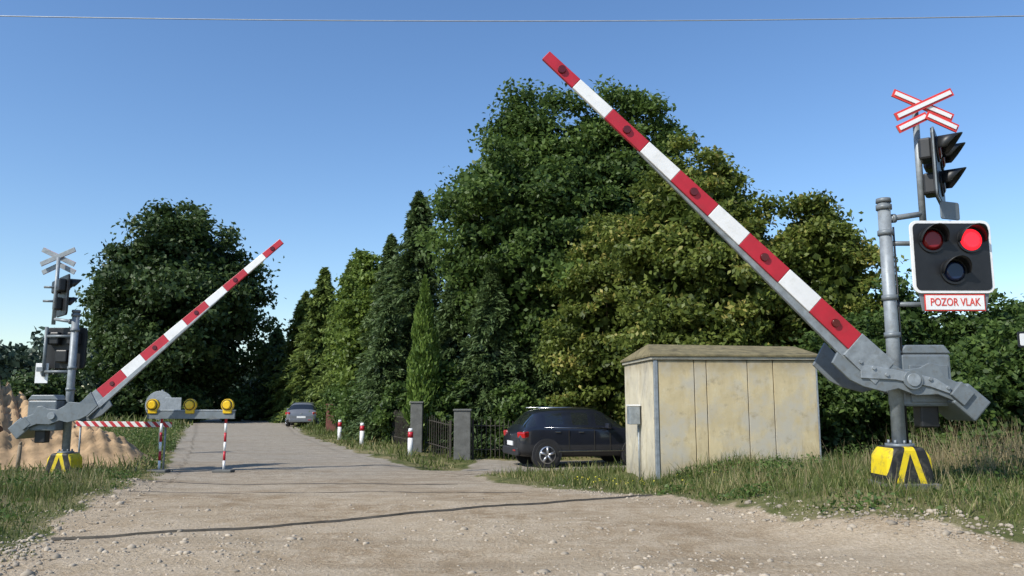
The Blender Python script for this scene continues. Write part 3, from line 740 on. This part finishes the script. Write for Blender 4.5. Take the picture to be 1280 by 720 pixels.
def gatepost(x,y,w,h,m):
    z=float(H(x,y)); g=empty('gate_post',(x,y,z)); box('pillar',(w,.3,h+.1),(0,0,h/2-.05),m,g,bevel=.02); box('cap',(w+.06,.36,.06),(0,0,h+.03),m,g,bevel=.02)
gatepost(-1.50,24.6,.50,1.45,M['conc']); gatepost(-3.05,26.0,.38,1.5,M['conc'])
M['brickr']=simple('red_brown_panel',(.16,.06,.045),.85,0,.25,5,.4)
gatepost(-8.9,40,.5,1.35,M['brickr']); gatepost(-8.1,39.6,.4,1.4,M['conc'])
fn=empty('garden_fence',(0,0,0))
M['fence']=simple('old_fence_wood',(.06,.052,.042),.9,0,.25,8,.4)
def fence(a,b,h,step=.13):
    a=Vector(a);b=Vector(b);n=int((b-a).length/step); V=[];Fc=[]
    def bx(cx,cy,z0,z1,w):
        o=len(V)
        for z in(z0,z1):
            V.extend([(cx-w,cy-w,z),(cx+w,cy-w,z),(cx+w,cy+w,z),(cx-w,cy+w,z)])
        Fc.extend([(o,o+1,o+2,o+3),(o+4,o+5,o+6,o+7)]+[(o+i,o+(i+1)%4,o+4+(i+1)%4,o+4+i) for i in range(4)])
    for i in range(n+1):
        p=a+(b-a)*i/n; z=float(H(p.x,p.y)); bx(p.x,p.y,z,z+h*random.uniform(.94,1.03),.010 if i%14 else .035)
    mesh('pickets',V,Fc,M['fence'],fn)
    for k in(.25,.85):
        tube('rail',(a.x,a.y+.02,float(H(a.x,a.y))+h*k),(b.x,b.y+.02,float(H(b.x,b.y))+h*k),.016,.016,M['fence'],fn,6)
fence((-1.2,24.8),(.3,25.2),1.2); fence((-3.4,27.2),(-7.8,39.4),1.2,.2); fence((-1.9,25),(-2.8,26.2),1.2)

# ------------------------------------------------------------------ cars
def car(name,loc,yaw,L,W,Hh,paint,suv=True):
    c=empty(name,loc,yaw); g=Hh/1.55; w=W/2
    st=[(.000,.42,.72,.74,.86,.70,'body'),(.012,.34,.90,.93,.95,.78,'body'),(.045,.27,1.02,1.06,.99,.80,'rear'),
        (.125,.25,1.05,1.46,1.0,.70,'pillar'),(.165,.25,1.05,1.50,1.0,.70,'glass'),(.325,.24,1.03,1.545,1.0,.70,'pillar'),(.345,.24,1.03,1.55,1.0,.70,'glass'),
        (.50,.24,1.01,1.55,1.0,.70,'pillar'),(.52,.24,1.01,1.545,1.0,.70,'glass'),(.60,.24,1.00,1.50,1.0,.69,'wind'),(.745,.24,.98,1.04,.99,.72,'body'),
        (.80,.24,.96,1.02,.99,.74,'body'),(.93,.26,.88,.93,.97,.74,'body'),(.985,.30,.72,.78,.90,.70,'body'),(1.0,.40,.62,.66,.82,.62,'end')]
    V=[]
    for (x,zb,bz,tz,wf,wr,_) in st:
        zb*=g;bz*=g;tz*=g
        half=[(0,zb),(.82*w*wf,zb),(w*wf*.98,zb+.10*g),(w*wf,zb+.30*g),(w*wf*.985,bz-.03*g),(w*wf*.94,bz+.015),(w*wr,tz-.05*g),(w*wr*.72,tz)]
        pts=half+[(0,tz+.015)]
        for p in pts: V.append((x*L,-p[0],p[1]))
        for p in reversed(half[1:]): V.append((x*L,p[0],p[1]))
    m=16;Fc=[];fm=[]
    for i in range(len(st)-1):
        ty=st[i][6]
        for k in range(m):
            kk=k if k<8 else 15-k
            Fc.append((i*m+k,i*m+(k+1)%m,(i+1)*m+(k+1)%m,(i+1)*m+k))
            mi=0
            if kk<=1: mi=1
            if kk==2: mi=1 if suv else 0
            if kk==5 and ty in('glass','rear','wind'): mi=2
            if kk>=6 and ty in('rear','wind'): mi=2
            fm.append(mi)
    Fc.append(tuple(range(m)));fm.append(0);Fc.append(tuple((len(st)-1)*m+k for k in range(m)));fm.append(0)
    o=mesh('body',V,Fc,[paint,M['clad'],M['glass']],c,smooth=True,fm=None)
    o.data.polygons.foreach_set('material_index',fm)
    s=o.modifiers.new('sub','SUBSURF');s.levels=2;s.render_levels=2
    rw=.335*g
    for fx in(.185,.80):
        for sgn in(-1,1):
            X=fx*L; Y=sgn*w
            tube('arch',(X,Y*.80,rw+.02),(X,Y*1.005,rw+.02),rw*1.23,rw*1.20,M['clad'],c,32)
            tube('tyre',(X,Y*.84,rw),(X,Y*1.03,rw),rw,rw*.97,M['rubber'],c,32)
            tube('rim',(X,Y*1.0,rw),(X,Y*1.034,rw),rw*.66,rw*.64,M['clad'],c,28)
            tube('hub',(X,Y*1.03,rw),(X,Y*1.05,rw),rw*.16,rw*.14,M['rim'],c,16)
            for k in range(5):
                a=k*2*math.pi/5+.3; 
                tube('spoke',(X,Y*1.045,rw),(X+rw*.64*math.cos(a),Y*1.04,rw+rw*.64*math.sin(a)),rw*.09,rw*.12,M['rim'],c,8)
            V2=[];F2=[];n=32
            for k in range(n):
                a=2*math.pi*k/n
                for rr,yy in((.68,1.03),(.60,1.045)): V2.append((X+rw*rr*math.cos(a),Y*yy,rw+rw*rr*math.sin(a)))
            for k in range(n): F2.append((2*k,2*k+1,(2*k+3)%(2*n),(2*k+2)%(2*n)))
            mesh('rim_lip',V2,F2,M['rim'],c,smooth=True)
    for sgn in(-1,1):
        box('tail_light',(.20,.30,.16*g),(.035*L,sgn*w*.86,.86*g),M['tail'],c,rot=(0,-.12,sgn*-.45),bevel=.03)
        box('headlight',(.3,.2,.12*g),(.955*L,sgn*w*.76,.74*g),M['chrome'],c,bevel=.03)
        box('mirror',(.13,.22,.15),(.60*L,sgn*(w+.08),1.08*g),paint,c,bevel=.03)
        tube('roof_rail',(.15*L,sgn*w*.64,1.55*g),(.56*L,sgn*w*.64,1.585*g),.016,.016,M['chrome'],c,8)
        box('door_handle',(.14,.03,.025),(.42*L,sgn*w*1.0,.92*g),M['chrome'],c,bevel=.006)
        box('door_handle_rear',(.14,.03,.025),(.26*L,sgn*w*1.0,.93*g),M['chrome'],c,bevel=.006)
        for xx in (.335,.51,.62): box('door_gap',(.012,.012,.60*g),(xx*L,sgn*w*.998,.68*g),M['dark'],c,bevel=0)
        box('sill_trim',(.46*L,.02,.03),(.49*L,sgn*w*1.003,.42*g),M['chrome'],c,bevel=.004)
        tube('window_trim',(.17*L,sgn*w*.965,1.045*g),(.60*L,sgn*w*.965,1.01*g),.011,.011,M['chrome'],c,6)
    box('number_plate',(.02,.52,.12),(-.005,0,.62*g),M['white'],c,bevel=.004)
    box('rear_bumper',(.12,W*.80,.22*g),(.03,0,.42*g),M['clad'] if suv else paint,c,bevel=.04)
    box('reflector',(.03,.2,.04),(-.03,-w*.55,.45*g),M['tail'],c,bevel=.005)
    box('tail_badge',(.02,.1,.05),(.01,0,.84*g),M['chrome'],c,bevel=.005)
    return c
car('parked_suv_car',(-.05,22.5,float(H(1,22.5))+.0),math.radians(16),4.2,1.80,1.58,M['paintB'])
car('parked_car',(-12.75,49.0,float(H(-12.9,49.5))),math.radians(100),4.2,1.82,1.50,M['paintS'],suv=False)

cu=bpy.data.curves.new('overhead_wire','CURVE'); cu.dimensions='3D'; cu.bevel_depth=.009
spn=cu.splines.new('POLY'); n=60; spn.points.add(n)
for i in range(n+1):
    x=-30+i; spn.points[i].co=(x,12,7.27+.0013*(x-0)**2,1)
cu.materials.append(M['wirem']); COL.objects.link(bpy.data.objects.new('overhead_wire',cu))

# ------------------------------------------------------------------ light, sky, camera
SD=Vector((-.70,-.60,.82)).normalized(); el=math.asin(SD.z); az=math.atan2(SD.x,SD.y)
sl=bpy.data.lights.new('sun','SUN'); sl.energy=5.0; sl.angle=math.radians(.5); sl.color=(1,.955,.87)
so=bpy.data.objects.new('sun',sl); so.rotation_euler=(-SD).to_track_quat('-Z','Y').to_euler(); COL.objects.link(so)
w=bpy.data.worlds.new('World'); scene.world=w; w.use_nodes=True; nt=w.node_tree; nt.nodes.clear()
sk=nt.nodes.new('ShaderNodeTexSky'); sk.sky_type='NISHITA'; sk.sun_disc=False; sk.sun_elevation=el; sk.sun_rotation=az
sk.air_density=1.1; sk.dust_density=.4; sk.ozone_density=3.0; sk.altitude=300
hs=nt.nodes.new('ShaderNodeHueSaturation'); hs.inputs['Hue'].default_value=.504; hs.inputs['Saturation'].default_value=1.14; hs.inputs['Value'].default_value=1.2
bg=nt.nodes.new('ShaderNodeBackground'); bg.inputs[1].default_value=.145; ou=nt.nodes.new('ShaderNodeOutputWorld')
nt.links.new(sk.outputs[0],hs.inputs['Color']); nt.links.new(hs.outputs[0],bg.inputs[0]); nt.links.new(bg.outputs[0],ou.inputs[0])
cam=bpy.data.cameras.new('camera'); cam.sensor_width=36; cam.lens=28.125; cam.clip_end=4000; cam.clip_start=.05
co=bpy.data.objects.new('camera',cam); co.location=(0,0,1.3); co.rotation_euler=(math.radians(98),0,0); COL.objects.link(co); scene.camera=co
scene.view_settings.view_transform='Standard'; scene.view_settings.look='None'; scene.view_settings.exposure=0
print('polys', sum(len(o.data.polygons) for o in bpy.data.objects if o.type=='MESH'))
